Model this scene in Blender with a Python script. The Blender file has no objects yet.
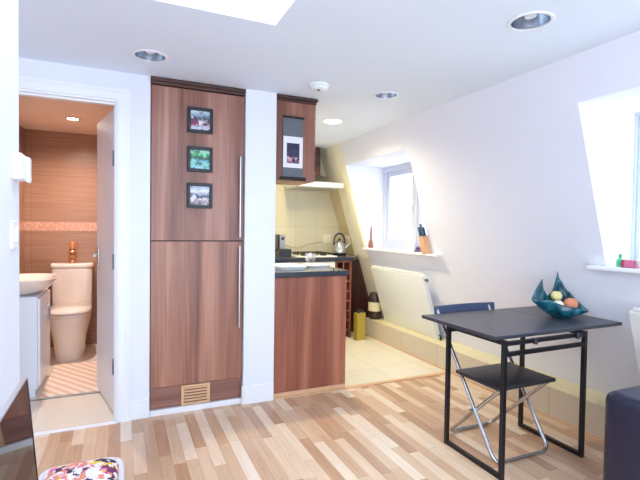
import bpy, bmesh, math, random
from mathutils import Vector, Matrix
random.seed(7)
PI = math.pi
SC = bpy.context.scene
COL = SC.collection

# ------------------------------------------------------------------ materials
def lin(c):
    return tuple(((v/255)/12.92 if v/255 <= .04045 else ((v/255+.055)/1.055)**2.4) for v in c) + (1,)

def new_mat(name):
    m = bpy.data.materials.new(name); m.use_nodes = True
    nt = m.node_tree
    return m, nt, nt.nodes['Principled BSDF']

def N(nt, t, **kw):
    n = nt.nodes.new(t)
    for k, v in kw.items():
        if k.startswith('i_'):
            key = k[2:]
            key = int(key) if key.isdigit() else key.replace('_', ' ')
            n.inputs[key].default_value = v
        else:
            setattr(n, k, v)
    return n

def L(nt, a, ao, b, bi):
    nt.links.new(a.outputs[ao], b.inputs[bi])

def plain(name, rgb, rough=.5, metal=0, var=.04, scale=6, bump=0, bscale=80, coat=0, trans=0, spec=.5):
    """one colour with a little procedural unevenness"""
    m, nt, p = new_mat(name)
    tc = N(nt, 'ShaderNodeTexCoord')
    no = N(nt, 'ShaderNodeTexNoise', i_Scale=scale, i_Detail=3.0)
    L(nt, tc, 'Object', no, 'Vector')
    mix = N(nt, 'ShaderNodeMix', data_type='RGBA')
    c = lin(rgb)
    mix.inputs[6].default_value = tuple(max(0, x*(1-var)) for x in c[:3]) + (1,)
    mix.inputs[7].default_value = tuple(min(1, x*(1+var)) for x in c[:3]) + (1,)
    L(nt, no, 'Fac', mix, 0)
    L(nt, mix, 2, p, 'Base Color')
    p.inputs['Roughness'].default_value = rough
    p.inputs['Metallic'].default_value = metal
    p.inputs['Specular IOR Level'].default_value = spec
    if coat: p.inputs['Coat Weight'].default_value = coat; p.inputs['Coat Roughness'].default_value = .08
    if trans: p.inputs['Transmission Weight'].default_value = trans
    if bump:
        n2 = N(nt, 'ShaderNodeTexNoise', i_Scale=bscale, i_Detail=4.0)
        L(nt, tc, 'Object', n2, 'Vector')
        b = N(nt, 'ShaderNodeBump', i_Strength=bump, i_Distance=.004)
        L(nt, n2, 'Fac', b, 'Height'); L(nt, b, 'Normal', p, 'Normal')
    return m

def ramp(nt, stops):
    r = N(nt, 'ShaderNodeValToRGB')
    e = r.color_ramp.elements
    while len(e) > 1: e.remove(e[-1])
    e[0].position = stops[0][0]; e[0].color = lin(stops[0][1])
    for pos, c in stops[1:]:
        x = e.new(pos); x.color = lin(c)
    return r

def walnut(name, dark, mid, light, rough=.35, stretch=(9, 9, .45), seed=0):
    m, nt, p = new_mat(name)
    tc = N(nt, 'ShaderNodeTexCoord')
    mp = N(nt, 'ShaderNodeMapping'); mp.inputs['Scale'].default_value = stretch
    mp.inputs['Location'].default_value = (seed, seed*.7, seed*.3)
    L(nt, tc, 'Object', mp, 'Vector')
    n1 = N(nt, 'ShaderNodeTexNoise', i_Scale=.75, i_Detail=3.0, i_Roughness=.5, i_Distortion=1.1)
    L(nt, mp, 'Vector', n1, 'Vector')
    mp2 = N(nt, 'ShaderNodeMapping'); mp2.inputs['Scale'].default_value = tuple(s*9 if s > 2 else s*4 for s in stretch)
    L(nt, tc, 'Object', mp2, 'Vector')
    n2 = N(nt, 'ShaderNodeTexNoise', i_Scale=1.0, i_Detail=3.0)
    L(nt, mp2, 'Vector', n2, 'Vector')
    mx = N(nt, 'ShaderNodeMix', data_type='FLOAT'); mx.inputs[0].default_value = .2
    L(nt, n1, 'Fac', mx, 2); L(nt, n2, 'Fac', mx, 3)
    r = ramp(nt, [(.34, dark), (.5, mid), (.66, light)])
    L(nt, mx, 0, r, 'Fac'); L(nt, r, 'Color', p, 'Base Color')
    p.inputs['Roughness'].default_value = rough
    return m

def floor_mat():
    """three-strip laminate, strips running along Y"""
    m, nt, p = new_mat('laminate')
    tc = N(nt, 'ShaderNodeTexCoord'); sp = N(nt, 'ShaderNodeSeparateXYZ')
    L(nt, tc, 'Object', sp, 'Vector')
    def math_(op, a, b=None, v=None):
        n = N(nt, 'ShaderNodeMath', operation=op)
        L(nt, a[0], a[1], n, 0)
        if b: L(nt, b[0], b[1], n, 1)
        if v is not None: n.inputs[1].default_value = v
        return (n, 0)
    u = math_('DIVIDE', (sp, 'X'), v=.066)
    row = math_('FLOOR', u)
    wr = N(nt, 'ShaderNodeTexWhiteNoise', noise_dimensions='1D'); L(nt, row[0], 0, wr, 'W')
    off = math_('MULTIPLY', (wr, 'Value'), v=7.3)
    vv = math_('DIVIDE', (sp, 'Y'), v=.5)
    v2 = math_('ADD', vv, off)
    cell = math_('FLOOR', v2)
    cb = N(nt, 'ShaderNodeCombineXYZ'); L(nt, row[0], 0, cb, 0); L(nt, cell[0], 0, cb, 1)
    wn = N(nt, 'ShaderNodeTexWhiteNoise', noise_dimensions='2D'); L(nt, cb, 0, wn, 'Vector')
    r = ramp(nt, FLOOR_STOPS)
    # grain
    mp = N(nt, 'ShaderNodeMapping'); mp.inputs['Scale'].default_value = (55, 3.2, 1)
    L(nt, tc, 'Object', mp, 'Vector')
    ad = N(nt, 'ShaderNodeVectorMath', operation='ADD'); L(nt, mp, 0, ad, 0); L(nt, wn, 'Color', ad, 1)
    g = N(nt, 'ShaderNodeTexNoise', i_Scale=1.0, i_Detail=5.0, i_Distortion=1.0); L(nt, ad, 0, g, 'Vector')
    gm = N(nt, 'ShaderNodeMath', operation='MULTIPLY_ADD'); L(nt, g, 'Fac', gm, 0)
    gm.inputs[1].default_value = .55; gm.inputs[2].default_value = -.275
    sm = N(nt, 'ShaderNodeMath', operation='ADD'); L(nt, wn, 'Value', sm, 0); L(nt, gm, 0, sm, 1)
    L(nt, sm, 0, r, 'Fac')
    # joints
    fu = math_('FRACT', u); fv = math_('FRACT', v2)
    ju = math_('LESS_THAN', fu, v=.025); jv = math_('LESS_THAN', fv, v=.006)
    jm = N(nt, 'ShaderNodeMath', operation='MAXIMUM'); L(nt, ju[0], 0, jm, 0); L(nt, jv[0], 0, jm, 1)
    js = N(nt, 'ShaderNodeMath', operation='MULTIPLY'); L(nt, jm, 0, js, 0); js.inputs[1].default_value = .35
    mix = N(nt, 'ShaderNodeMix', data_type='RGBA'); mix.inputs[7].default_value = lin((120, 88, 66))
    L(nt, js, 0, mix, 0); L(nt, r, 'Color', mix, 6)
    L(nt, mix, 2, p, 'Base Color')
    p.inputs['Roughness'].default_value = .3
    return m

def tile_mat(name, c1, c2, grout, w, h, rough=.25, axis='XY', off=(0, 0), groutw=.004, stag=0, band=None, grain=None):
    """tiles by world-ish object coordinates; axis picks the plane"""
    m, nt, p = new_mat(name)
    tc = N(nt, 'ShaderNodeTexCoord'); sp = N(nt, 'ShaderNodeSeparateXYZ'); L(nt, tc, 'Object', sp, 0)
    cb = N(nt, 'ShaderNodeCombineXYZ'); L(nt, sp, axis[0], cb, 0); L(nt, sp, axis[1], cb, 1)
    mp = N(nt, 'ShaderNodeMapping'); mp.inputs['Location'].default_value = (off[0], off[1], 0); L(nt, cb, 0, mp, 0)
    b = N(nt, 'ShaderNodeTexBrick', offset=stag, i_Scale=1.0)
    b.inputs['Color1'].default_value = lin(c1); b.inputs['Color2'].default_value = lin(c2); b.inputs['Mortar'].default_value = lin(grout)
    b.inputs['Mortar Size'].default_value = groutw; b.inputs['Brick Width'].default_value = w; b.inputs['Row Height'].default_value = h
    L(nt, mp, 0, b, 'Vector')
    out = (b, 'Color')
    if grain:
        m2 = N(nt, 'ShaderNodeMapping'); m2.inputs['Scale'].default_value = (2, 60, 1); L(nt, cb, 0, m2, 0)
        n = N(nt, 'ShaderNodeTexNoise', i_Scale=1.0, i_Detail=4.0); L(nt, m2, 0, n, 'Vector')
        mx = N(nt, 'ShaderNodeMix', data_type='RGBA', blend_type='MULTIPLY'); mx.inputs[0].default_value = 1
        rr = ramp(nt, [(.3, grain), (.7, (255, 255, 255))]); L(nt, n, 'Fac', rr, 0)
        L(nt, out[0], out[1], mx, 6); L(nt, rr, 'Color', mx, 7); out = (mx, 2)
    if band:
        z0, z1, bc = band
        a = N(nt, 'ShaderNodeMath', operation='GREATER_THAN'); L(nt, sp, 'Z', a, 0); a.inputs[1].default_value = z0
        c = N(nt, 'ShaderNodeMath', operation='LESS_THAN'); L(nt, sp, 'Z', c, 0); c.inputs[1].default_value = z1
        d = N(nt, 'ShaderNodeMath', operation='MULTIPLY'); L(nt, a, 0, d, 0); L(nt, c, 0, d, 1)
        mo = N(nt, 'ShaderNodeTexNoise', i_Scale=45.0, i_Detail=1.0); L(nt, tc, 'Object', mo, 'Vector')
        rr = ramp(nt, [(.38, bc[0]), (.62, bc[1])]); L(nt, mo, 'Fac', rr, 0)
        mx = N(nt, 'ShaderNodeMix', data_type='RGBA'); L(nt, d, 0, mx, 0)
        L(nt, out[0], out[1], mx, 6); L(nt, rr, 'Color', mx, 7); out = (mx, 2)
    L(nt, out[0], out[1], p, 'Base Color')
    p.inputs['Roughness'].default_value = rough
    return m

def glass_pane_mat(name='window_glass', tint=(1, 1, 1, 1), mix=.04):
    m, nt, p = new_mat(name)
    nt.nodes.remove(p)
    t = N(nt, 'ShaderNodeBsdfTransparent'); t.inputs[0].default_value = tint
    g = N(nt, 'ShaderNodeBsdfGlossy'); g.inputs['Roughness'].default_value = .02
    mx = N(nt, 'ShaderNodeMixShader'); mx.inputs[0].default_value = mix
    L(nt, t, 0, mx, 1); L(nt, g, 0, mx, 2)
    L(nt, mx, 0, nt.nodes['Material Output'], 0)
    return m

def emit_mat(name, rgb, strength):
    m, nt, p = new_mat(name)
    p.inputs['Base Color'].default_value = lin(rgb)
    p.inputs['Emission Color'].default_value = lin(rgb)
    p.inputs['Emission Strength'].default_value = strength
    return m

def blocks_mat(name, stops, scale, rough=.5, detail=2, dist=.5, seed=0, aspect=(1, 1, 1), rgb=None):
    """irregular colour patches (photo prints, florals)"""
    m, nt, p = new_mat(name)
    tc = N(nt, 'ShaderNodeTexCoord')
    mp = N(nt, 'ShaderNodeMapping'); mp.inputs['Location'].default_value = (seed, seed*1.3, seed*.6); mp.inputs['Scale'].default_value = aspect
    L(nt, tc, 'Object', mp, 0)
    n = N(nt, 'ShaderNodeTexNoise', i_Scale=scale, i_Detail=detail, i_Distortion=dist); L(nt, mp, 0, n, 'Vector')
    r = ramp(nt, stops); L(nt, n, 'Fac', r, 0); r.color_ramp.interpolation = 'EASE'
    L(nt, r, 'Color', p, 'Base Color'); p.inputs['Roughness'].default_value = rough
    return m

def photo_mat(name, bands, z0, z1, blobs, seed):
    """a small landscape print: horizontal bands by height with a few noise patches"""
    m, nt, p = new_mat(name)
    tc = N(nt, 'ShaderNodeTexCoord'); sp = N(nt, 'ShaderNodeSeparateXYZ'); L(nt, tc, 'Object', sp, 0)
    mr = N(nt, 'ShaderNodeMapRange'); mr.inputs[1].default_value = z0; mr.inputs[2].default_value = z1; L(nt, sp, 'Z', mr, 0)
    n0 = N(nt, 'ShaderNodeTexNoise', i_Scale=28.0, i_Detail=2.0); L(nt, tc, 'Object', n0, 'Vector')
    ma = N(nt, 'ShaderNodeMath', operation='MULTIPLY_ADD'); L(nt, n0, 'Fac', ma, 0); ma.inputs[1].default_value = .35
    sub = N(nt, 'ShaderNodeMath', operation='SUBTRACT'); L(nt, mr, 0, sub, 0); sub.inputs[1].default_value = .175
    L(nt, sub, 0, ma, 2)
    r = ramp(nt, bands); L(nt, ma, 0, r, 0)
    mp = N(nt, 'ShaderNodeMapping'); mp.inputs['Location'].default_value = (seed, seed, seed); L(nt, tc, 'Object', mp, 0)
    n1 = N(nt, 'ShaderNodeTexNoise', i_Scale=38.0, i_Detail=2.0); L(nt, mp, 0, n1, 'Vector')
    r1 = ramp(nt, [(.50, (0, 0, 0)), (.58, (255, 255, 255))]); L(nt, n1, 'Fac', r1, 0)
    r2 = ramp(nt, blobs); n2 = N(nt, 'ShaderNodeTexNoise', i_Scale=20.0); L(nt, tc, 'Object', n2, 'Vector'); L(nt, n2, 'Fac', r2, 0)
    mx = N(nt, 'ShaderNodeMix', data_type='RGBA'); L(nt, r1, 'Color', mx, 0); L(nt, r, 'Color', mx, 6); L(nt, r2, 'Color', mx, 7)
    L(nt, mx, 2, p, 'Base Color'); p.inputs['Roughness'].default_value = .25
    return m

FLOOR_STOPS = [(.0, (186, 142, 112)), (.3, (206, 167, 134)), (.6, (220, 187, 156)), (.85, (232, 206, 180)), (1.0, (238, 218, 198))]
M = {}
M['wall'] = plain('wall_paint', (233, 234, 245), .75, var=.01)
M['ceil'] = plain('ceiling_paint', (229, 239, 252), .8, var=.01)
M['trim'] = plain('white_gloss_paint', (240, 241, 245), .35, var=.01)
M['floor'] = floor_mat()
M['kfloor'] = tile_mat('kitchen_floor_tile', (240, 233, 214), (236, 228, 208), (222, 212, 190), .45, .45, .22, 'XY', (.1, .05))
M['bfloor'] = tile_mat('bathroom_floor_tile', (238, 226, 210), (234, 221, 204), (220, 204, 184), .5, .6, .18, 'XY', (.02, -.21))
M['btile'] = tile_mat('bathroom_wall_tile', (168, 126, 100), (162, 120, 95), (148, 108, 84), .6, .3, .3, 'XZ', (.24, .0), .003, 0,
                      (1.225, 1.315, ((205, 160, 136), (188, 134, 110))), (228, 220, 214))
M['btile_side'] = tile_mat('bathroom_side_tile', (168, 126, 100), (162, 120, 95), (148, 108, 84), .6, .3, .3, 'YZ', (.24, .0), .003, 0,
                      (1.225, 1.315, ((205, 160, 136), (188, 134, 110))), (228, 220, 214))
M['bceil'] = plain('bathroom_ceiling_paint', (240, 222, 208), .7, var=.03)
M['ktile'] = tile_mat('kitchen_splash_tile', (212, 203, 172), (207, 198, 166), (197, 186, 154), .3, .45, .3, 'XZ', (.1, .05), .004)
M['ktile_slant'] = tile_mat('kitchen_splash_tile_side', (214, 196, 152), (209, 190, 146), (200, 180, 136), .3, .45, .3, 'YZ', (.1, .05), .004)
M['boxtile'] = tile_mat('pipe_box_tile', (214, 200, 178), (208, 194, 172), (188, 174, 152), .6, .4, .35, 'YZ', (.25, .1), .004)
M['boxtop'] = plain('pipe_box_top', (232, 222, 182), .45)
M['walnut'] = walnut('walnut_door', (116, 72, 60), (154, 104, 89), (186, 138, 120), seed=3)
M['walnut2'] = walnut('walnut_lower_door', (112, 66, 52), (150, 98, 80), (182, 130, 108), seed=11)
M['walnut3'] = walnut('walnut_peninsula', (116, 62, 48), (152, 90, 70), (184, 120, 95), seed=23)
M['walnut_h'] = walnut('walnut_plinth', (116, 76, 66), (144, 98, 86), (166, 120, 106), stretch=(.6, 9, 9), seed=5)
M['walnut_and_shade'] = walnut('walnut_dark_and_steel_shade', (60, 36, 32), (80, 50, 44), (98, 64, 56), stretch=(.6, 9, 9), seed=8)
M['rackwood'] = walnut('wine_rack_wood', (116, 62, 46), (140, 80, 60), (160, 98, 76), seed=31)
M['darkfill'] = walnut('dark_filler_wood', (52, 26, 24), (70, 36, 32), (88, 48, 42), seed=13)
M['palewood'] = plain('pale_beech', (222, 178, 138), .45, var=.06, scale=20)
M['chrome'] = plain('brushed_chrome', (200, 202, 206), .22, 1, var=.03, scale=30)
M['steel'] = plain('stainless_steel', (190, 188, 184), .3, 1, var=.04, scale=30)
M['darkmetal'] = plain('hinge_metal', (120, 124, 132), .4, .8)
M['worktop'] = plain('worktop_top', (120, 122, 122), .06, var=.15, scale=120)
M['worktop_edge'] = plain('worktop_edge', (46, 50, 62), .3, var=.1, scale=60)
M['white_plastic'] = plain('white_plastic', (238, 239, 240), .35, var=.01)
M['white_enamel'] = plain('white_enamel', (232, 228, 216), .3, var=.01)
M['ceramic'] = plain('white_ceramic', (240, 228, 218), .12, var=.01, coat=.4)
M['vanity'] = plain('vanity_gloss', (226, 230, 240), .25, var=.01)
M['black_metal'] = plain('black_powder_coat', (26, 24, 30), .38, .2, var=.1)
M['table_top'] = plain('black_table_laminate', (60, 60, 70), .3, var=.08, scale=40)
M['seat'] = plain('black_seat_board', (40, 37, 42), .4, var=.08, scale=30)
M['chair_back'] = plain('black_backrest_blue_sheen', (74, 84, 112), .3, var=.08)  # bluish highlight on the black board put into the base colour
M['leather'] = plain('navy_leather', (28, 28, 52), .24, var=.14, scale=14, bump=.35, bscale=140)
M['black_frame'] = plain('black_frame_wood', (22, 24, 34), .4, var=.1)
M['screen'] = plain('glossy_dark_screen', (34, 20, 24), .03, var=.05, spec=.5)
M['bezel'] = plain('silver_bezel', (200, 196, 198), .3, .6)
M['scroll_grey'] = plain('scroll_brocade', (98, 104, 112), .7, var=.2, scale=160)
M['paper'] = plain('scroll_paper', (232, 230, 236), .7, var=.02)
M['gold'] = plain('gold_gift_card', (190, 168, 70), .32, .25, var=.06)
M['gold_side'] = plain('gold_gift_card_side', (160, 136, 50), .35, .25, var=.06)
M['jar_dark'] = plain('dark_brown_jar', (62, 46, 42), .25, var=.15)
M['label_cream'] = plain('cream_label', (222, 208, 168), .5)
M['black_gloss'] = plain('black_gloss_plastic', (22, 22, 26), .2, var=.05)
M['knifewood'] = plain('knife_block_wood', (226, 176, 136), .45, var=.06, scale=30)
M['knifehandle'] = plain('knife_handle', (70, 96, 120), .35)
M['frame_white'] = plain('window_frame_upvc', (204, 210, 226), .3, var=.01)
M['pane'] = glass_pane_mat()
M['rubber'] = plain('dark_gap', (58, 50, 40), .6)
M['radiator'] = plain('radiator_enamel', (232, 234, 232), .3, var=.01)
M['lamp_on'] = emit_mat('lit_lamp', (255, 236, 190), 14)
M['bath_lamp_on'] = emit_mat('lit_bath_lamp', (255, 226, 180), 18)
M['lamp_off'] = plain('unlit_lamp_glass', (226, 230, 236), .15, .0, var=.1, scale=60)
M['reflector'] = plain('chrome_reflector', (186, 191, 200), .24, 1, var=.3, scale=60)
M['cable'] = plain('pale_cable', (196, 178, 130), .5)
M['socket'] = plain('socket_plastic', (236, 226, 196), .4, var=.01)
M['peach'] = plain('peach_skin', (226, 140, 104), .5, var=.15, scale=25)
M['lemon'] = plain('pale_yellow_fruit', (236, 222, 150), .45, var=.1, scale=25)
M['cream_fruit'] = plain('cream_fruit', (240, 236, 214), .45, var=.05, scale=25)
M['green_glass'] = plain('green_plastic', (96, 206, 150), .25)
M['green_cap'] = plain('green_cap', (70, 160, 112), .3)
M['pink'] = plain('pink_card', (206, 110, 140), .5, var=.25, scale=40)
M['red'] = plain('red_card', (170, 50, 84), .5)
M['purple'] = plain('purple_ornament', (112, 78, 128), .4, var=.2, scale=60)
M['bottle_brown'] = plain('amber_ornament', (166, 112, 72), .25, .3, var=.3, scale=90)
M['bottle_cap'] = plain('copper_cap', (206, 140, 100), .3, .4)
M['brick'] = tile_mat('neighbour_brick', (120, 96, 88), (104, 84, 80), (150, 140, 134), .22, .075, .8, 'YZ', (0, 0), .01, .5)
M['slate'] = plain('neighbour_slate', (88, 96, 116), .7, var=.1)
M['drinkglass'] = glass_pane_mat('drinking_glass', mix=.2)
M['mat_fabric'] = None

def stripes_mat(name, a, b, w):
    m, nt, p = new_mat(name)
    tc = N(nt, 'ShaderNodeTexCoord')
    mp = N(nt, 'ShaderNodeMapping'); mp.inputs['Rotation'].default_value = (0, 0, math.radians(55)); L(nt, tc, 'Object', mp, 0)
    sp = N(nt, 'ShaderNodeSeparateXYZ'); L(nt, mp, 0, sp, 0)
    d = N(nt, 'ShaderNodeMath', operation='DIVIDE'); L(nt, sp, 'Y', d, 0); d.inputs[1].default_value = w
    f = N(nt, 'ShaderNodeMath', operation='FRACT'); L(nt, d, 0, f, 0)
    r = ramp(nt, [(0, a), (.42, a), (.5, b), (.9, b), (1, a)]); L(nt, f, 0, r, 0)
    L(nt, r, 'Color', p, 'Base Color'); p.inputs['Roughness'].default_value = .6
    return m
M['mat_fabric'] = stripes_mat('striped_bath_mat', (234, 198, 172), (248, 230, 216), .066)

def bowl_mat():
    m, nt, p = new_mat('teal_glass')
    tc = N(nt, 'ShaderNodeTexCoord'); sp = N(nt, 'ShaderNodeSeparateXYZ'); L(nt, tc, 'Object', sp, 0)
    n = N(nt, 'ShaderNodeTexNoise', i_Scale=14.0, i_Detail=3.0, i_Distortion=1.0); L(nt, tc, 'Object', n, 'Vector')
    r = ramp(nt, [(.3, (10, 60, 78)), (.5, (22, 100, 118)), (.68, (70, 158, 168))]); L(nt, n, 'Fac', r, 0)
    L(nt, r, 'Color', p, 'Base Color'); p.inputs['Roughness'].default_value = .06
    p.inputs['Transmission Weight'].default_value = .3; p.inputs['Coat Weight'].default_value = .6
    return m
M['teal'] = bowl_mat()

# ------------------------------------------------------------------ mesh helpers
ORG = {}
def tag(o, label=None, cat=None, group=None, kind=None):
    if label: o['label'] = label
    if cat: o['category'] = cat
    if group: o['group'] = group
    if kind: o['kind'] = kind
    return o

def finish(name, bm, mats, parent=None, smooth=False, origin=None):
    """link a bmesh (world coordinates) as one object; parts share their thing's origin"""
    bmesh.ops.recalc_face_normals(bm, faces=bm.faces[:])
    if parent is not None: org = ORG[parent.name]
    elif origin is not None: org = Vector(origin)
    else:
        xs = [v.co for v in bm.verts]
        org = Vector(((min(c.x for c in xs)+max(c.x for c in xs))/2, (min(c.y for c in xs)+max(c.y for c in xs))/2, min(c.z for c in xs)))
    bmesh.ops.translate(bm, verts=bm.verts[:], vec=-org)
    me = bpy.data.meshes.new(name); bm.to_mesh(me); bm.free()
    if not isinstance(mats, (list, tuple)): mats = [mats]
    for m in mats: me.materials.append(m)
    if smooth:
        for f in me.polygons: f.use_smooth = True
        if hasattr(me, 'set_sharp_from_angle'): me.set_sharp_from_angle(angle=math.radians(smooth if smooth is not True else 40))
    o = bpy.data.objects.new(name, me); COL.objects.link(o)
    if parent is not None: o.parent = parent
    else: o.location = org
    ORG[o.name] = org
    return o

def root(name, loc, label, cat, group=None):
    o = bpy.data.objects.new(name, None); COL.objects.link(o)
    o.location = loc; o.empty_display_size = .05
    ORG[o.name] = Vector(loc)
    return tag(o, label, cat, group)

def struct(o):
    o['kind'] = 'structure'; return o

def box(bm, x0, x1, y0, y1, z0, z1, bev=0, seg=2, mat=0, M4=None):
    r = bmesh.ops.create_cube(bm, size=1)
    vs = r['verts']
    for v in vs:
        v.co = Vector((x0+(v.co.x+.5)*(x1-x0), y0+(v.co.y+.5)*(y1-y0), z0+(v.co.z+.5)*(z1-z0)))
    fs = set(f for v in vs for f in v.link_faces)
    for f in fs: f.material_index = mat
    if bev:
        es = list(set(e for v in vs for e in v.link_edges))
        res = bmesh.ops.bevel(bm, geom=es, offset=bev, segments=seg, affect='EDGES', profile=.5)
        vs = list(set(v for f in res['faces'] for v in f.verts) | set(v for v in vs if v.is_valid))
    if M4 is not None: bmesh.ops.transform(bm, matrix=M4, verts=vs)
    return vs

def BM(): return bmesh.new()

def boxo(name, dims, mat, parent=None, bev=.004, seg=2, M4=None, smooth=False):
    bm = BM(); box(bm, *dims, bev=bev, seg=seg, M4=M4)
    return finish(name, bm, mat, parent, smooth)

def lathe(bm, prof, c=(0, 0, 0), seg=28, caps=True, mat=0, sx=1, sy=1):
    rings = []
    for r, z in prof:
        rings.append([bm.verts.new((c[0]+sx*max(r, .0004)*math.cos(2*PI*k/seg), c[1]+sy*max(r, .0004)*math.sin(2*PI*k/seg), c[2]+z)) for k in range(seg)])
    fs = []
    for a, b in zip(rings, rings[1:]):
        for k in range(seg):
            fs.append(bm.faces.new((a[k], a[(k+1) % seg], b[(k+1) % seg], b[k])))
    if caps:
        fs.append(bm.faces.new(rings[0][::-1])); fs.append(bm.faces.new(rings[-1]))
    for f in fs: f.material_index = mat
    return [v for r in rings for v in r]

def fillet(pts, rad, n=5):
    out = [Vector(pts[0])]
    for a, b, c in zip(pts, pts[1:], pts[2:]):
        a, b, c = Vector(a), Vector(b), Vector(c)
        d1 = (a-b).normalized(); d2 = (c-b).normalized()
        r = min(rad, (a-b).length*.45, (c-b).length*.45)
        p, q = b+d1*r, b+d2*r
        for i in range(n+1):
            t = i/n
            out.append(p*(1-t)**2 + b*2*t*(1-t) + q*t*t)
    out.append(Vector(pts[-1])); return out

def tube(bm, pts, r, seg=10, square=False, closed=False):
    pts = [Vector(p) for p in pts]
    n = len(pts); rings = []
    up = Vector((0, 0, 1)); prev = None
    for i, p in enumerate(pts):
        if closed: t = (pts[(i+1) % n]-pts[i-1])
        else: t = pts[min(i+1, n-1)]-pts[max(i-1, 0)]
        t.normalize()
        if prev is None:
            a = up if abs(t.dot(up)) < .9 else Vector((1, 0, 0))
            u = (a - t*a.dot(t)).normalized()
        else:
            u = (prev - t*prev.dot(t))
            u = u.normalized() if u.length > 1e-6 else prev
        prev = u; v = t.cross(u)
        k = 4 if square else seg
        ph = PI/4 if square else 0
        rr = r*math.sqrt(2) if square else r
        rings.append([bm.verts.new(p + (u*math.cos(ph+2*PI*j/k)+v*math.sin(ph+2*PI*j/k))*rr) for j in range(k)])
    k = len(rings[0])
    for a, b in zip(rings, rings[1:] + ([rings[0]] if closed else [])):
        for j in range(k): bm.faces.new((a[j], a[(j+1) % k], b[(j+1) % k], b[j]))
    if not closed:
        bm.faces.new(rings[0][::-1]); bm.faces.new(rings[-1])

def tubeo(name, pts, r, mat, parent=None, seg=10, square=False):
    bm = BM(); tube(bm, pts, r, seg, square)
    return finish(name, bm, mat, parent, smooth=(not square))

def loft(bm, rings, cap0=True, cap1=True, mat=0):
    R_ = [[bm.verts.new(p) for p in ring] for ring in rings]
    n = len(R_[0])
    for a, b in zip(R_, R_[1:]):
        for j in range(n):
            f = bm.faces.new((a[j], a[(j+1) % n], b[(j+1) % n], b[j])); f.material_index = mat
    if cap0: bm.faces.new(R_[0][::-1]).material_index = mat
    if cap1: bm.faces.new(R_[-1]).material_index = mat

def prism(bm, poly, axis, a, b, mat=0):
    """polygon in the two other axes, extruded along axis from a to b"""
    def P(p, t):
        q = list(p); q.insert(axis, t); return q
    A = [bm.verts.new(P(p, a)) for p in poly]; B = [bm.verts.new(P(p, b)) for p in poly]
    n = len(poly); fs = [bm.faces.new(A[::-1]), bm.faces.new(B)]
    for j in range(n): fs.append(bm.faces.new((A[j], A[(j+1) % n], B[(j+1) % n], B[j])))
    for f in fs: f.material_index = mat

def superell(cx, cy, a, b, z, n=32, p=2.5, yfront=1.0):
    out = []
    for k in range(n):
        t = 2*PI*k/n; c, s = math.cos(t), math.sin(t)
        out.append((cx + a*math.copysign(abs(c)**(2/p), c), cy + b*math.copysign(abs(s)**(2/p), s), z))
    return out

# slanted window wall -------------------------------------------------------
def SX(z): return 2.95 - .311*(z-.215)
NRM = Vector((-1, 0, -.311)).normalized()      # into the room
SLOPE = Vector((-.311, 0, 1)).normalized()     # up the wall
def SP(y, z, off=0): return Vector((SX(z), y, z)) + NRM*off
def slant_m(y, z, off=0):
    """local x -> along Y, local y -> up the slope, local z -> into the room"""
    m = Matrix.Identity(4)
    p = SP(y, z, off)
    for i in range(3):
        m[i][0] = (0, 1, 0)[i]; m[i][1] = SLOPE[i]; m[i][2] = NRM[i]; m[i][3] = p[i]
    return m

H = 2.277
YB = 3.18            # plane of the cupboard fronts
YK = 5.23            # back of kitchen
YE = -1.3            # where the built room ends behind the viewer
# ------------------------------------------------------------------ floors
def slab(name, x0, x1, y0, y1, z0, z1, mat):
    bm = BM(); box(bm, x0, x1, y0, y1, z0, z1)
    return struct(finish(name, bm, mat, origin=(0, 0, 0)))
slab('floor', -1.6, 3.1, YE, YB, -.06, 0, M['floor'])
slab('floor_kitchen', .83, 3.1, YB, YK+.1, -.06, 0, M['kfloor'])
slab('floor_bathroom', -1.0, .83, YB, 5.5, -.06, 0, M['bfloor'])

# ------------------------------------------------------------------ ceiling with holes
def cut_slab(name, dims, mat, cuts):
    bm = BM(); box(bm, *dims)
    o = finish(name, bm, mat, origin=(0, 0, 0))
    cutters = []
    for kind, a in cuts:
        bm = BM()
        if kind == 'box': box(bm, *a)
        else: lathe(bm, [(a[2], H-.05), (a[2], H+.3)], (a[0], a[1], 0), 32)
        c = finish('cut', bm, mat, origin=(0, 0, 0)); cutters.append(c)
        md = o.modifiers.new('b', 'BOOLEAN'); md.operation = 'DIFFERENCE'; md.object = c; md.solver = 'EXACT'
    dg = bpy.context.evaluated_depsgraph_get(); dg.update()
    me = bpy.data.meshes.new_from_object(o.evaluated_get(dg))
    o.modifiers.clear(); o.data = me
    for c in cutters: bpy.data.objects.remove(c, do_unlink=True)
    return o
LIGHTS = [(.155, 2.80, .088), (1.782, 2.833, .082), (1.757, 1.542, .090), (1.779, 3.735, .086)]
BL = (-.40, 4.66, .05)
SKY = (-.75, .688, .15, 2.108)
ceil = struct(cut_slab('ceiling', (-1.6, 3.1, YE, YK+.1, H, H+.16), M['ceil'],
       [('box', (SKY[0], SKY[1], SKY[2], SKY[3], H-.1, H+.4))] + [('cyl', l) for l in LIGHTS]))
bceil = struct(cut_slab('ceiling_bathroom', (-1.0, .15, YB+.12, 5.5, H-.02, H-.001), M['bceil'], [('cyl', BL)]))

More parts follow.
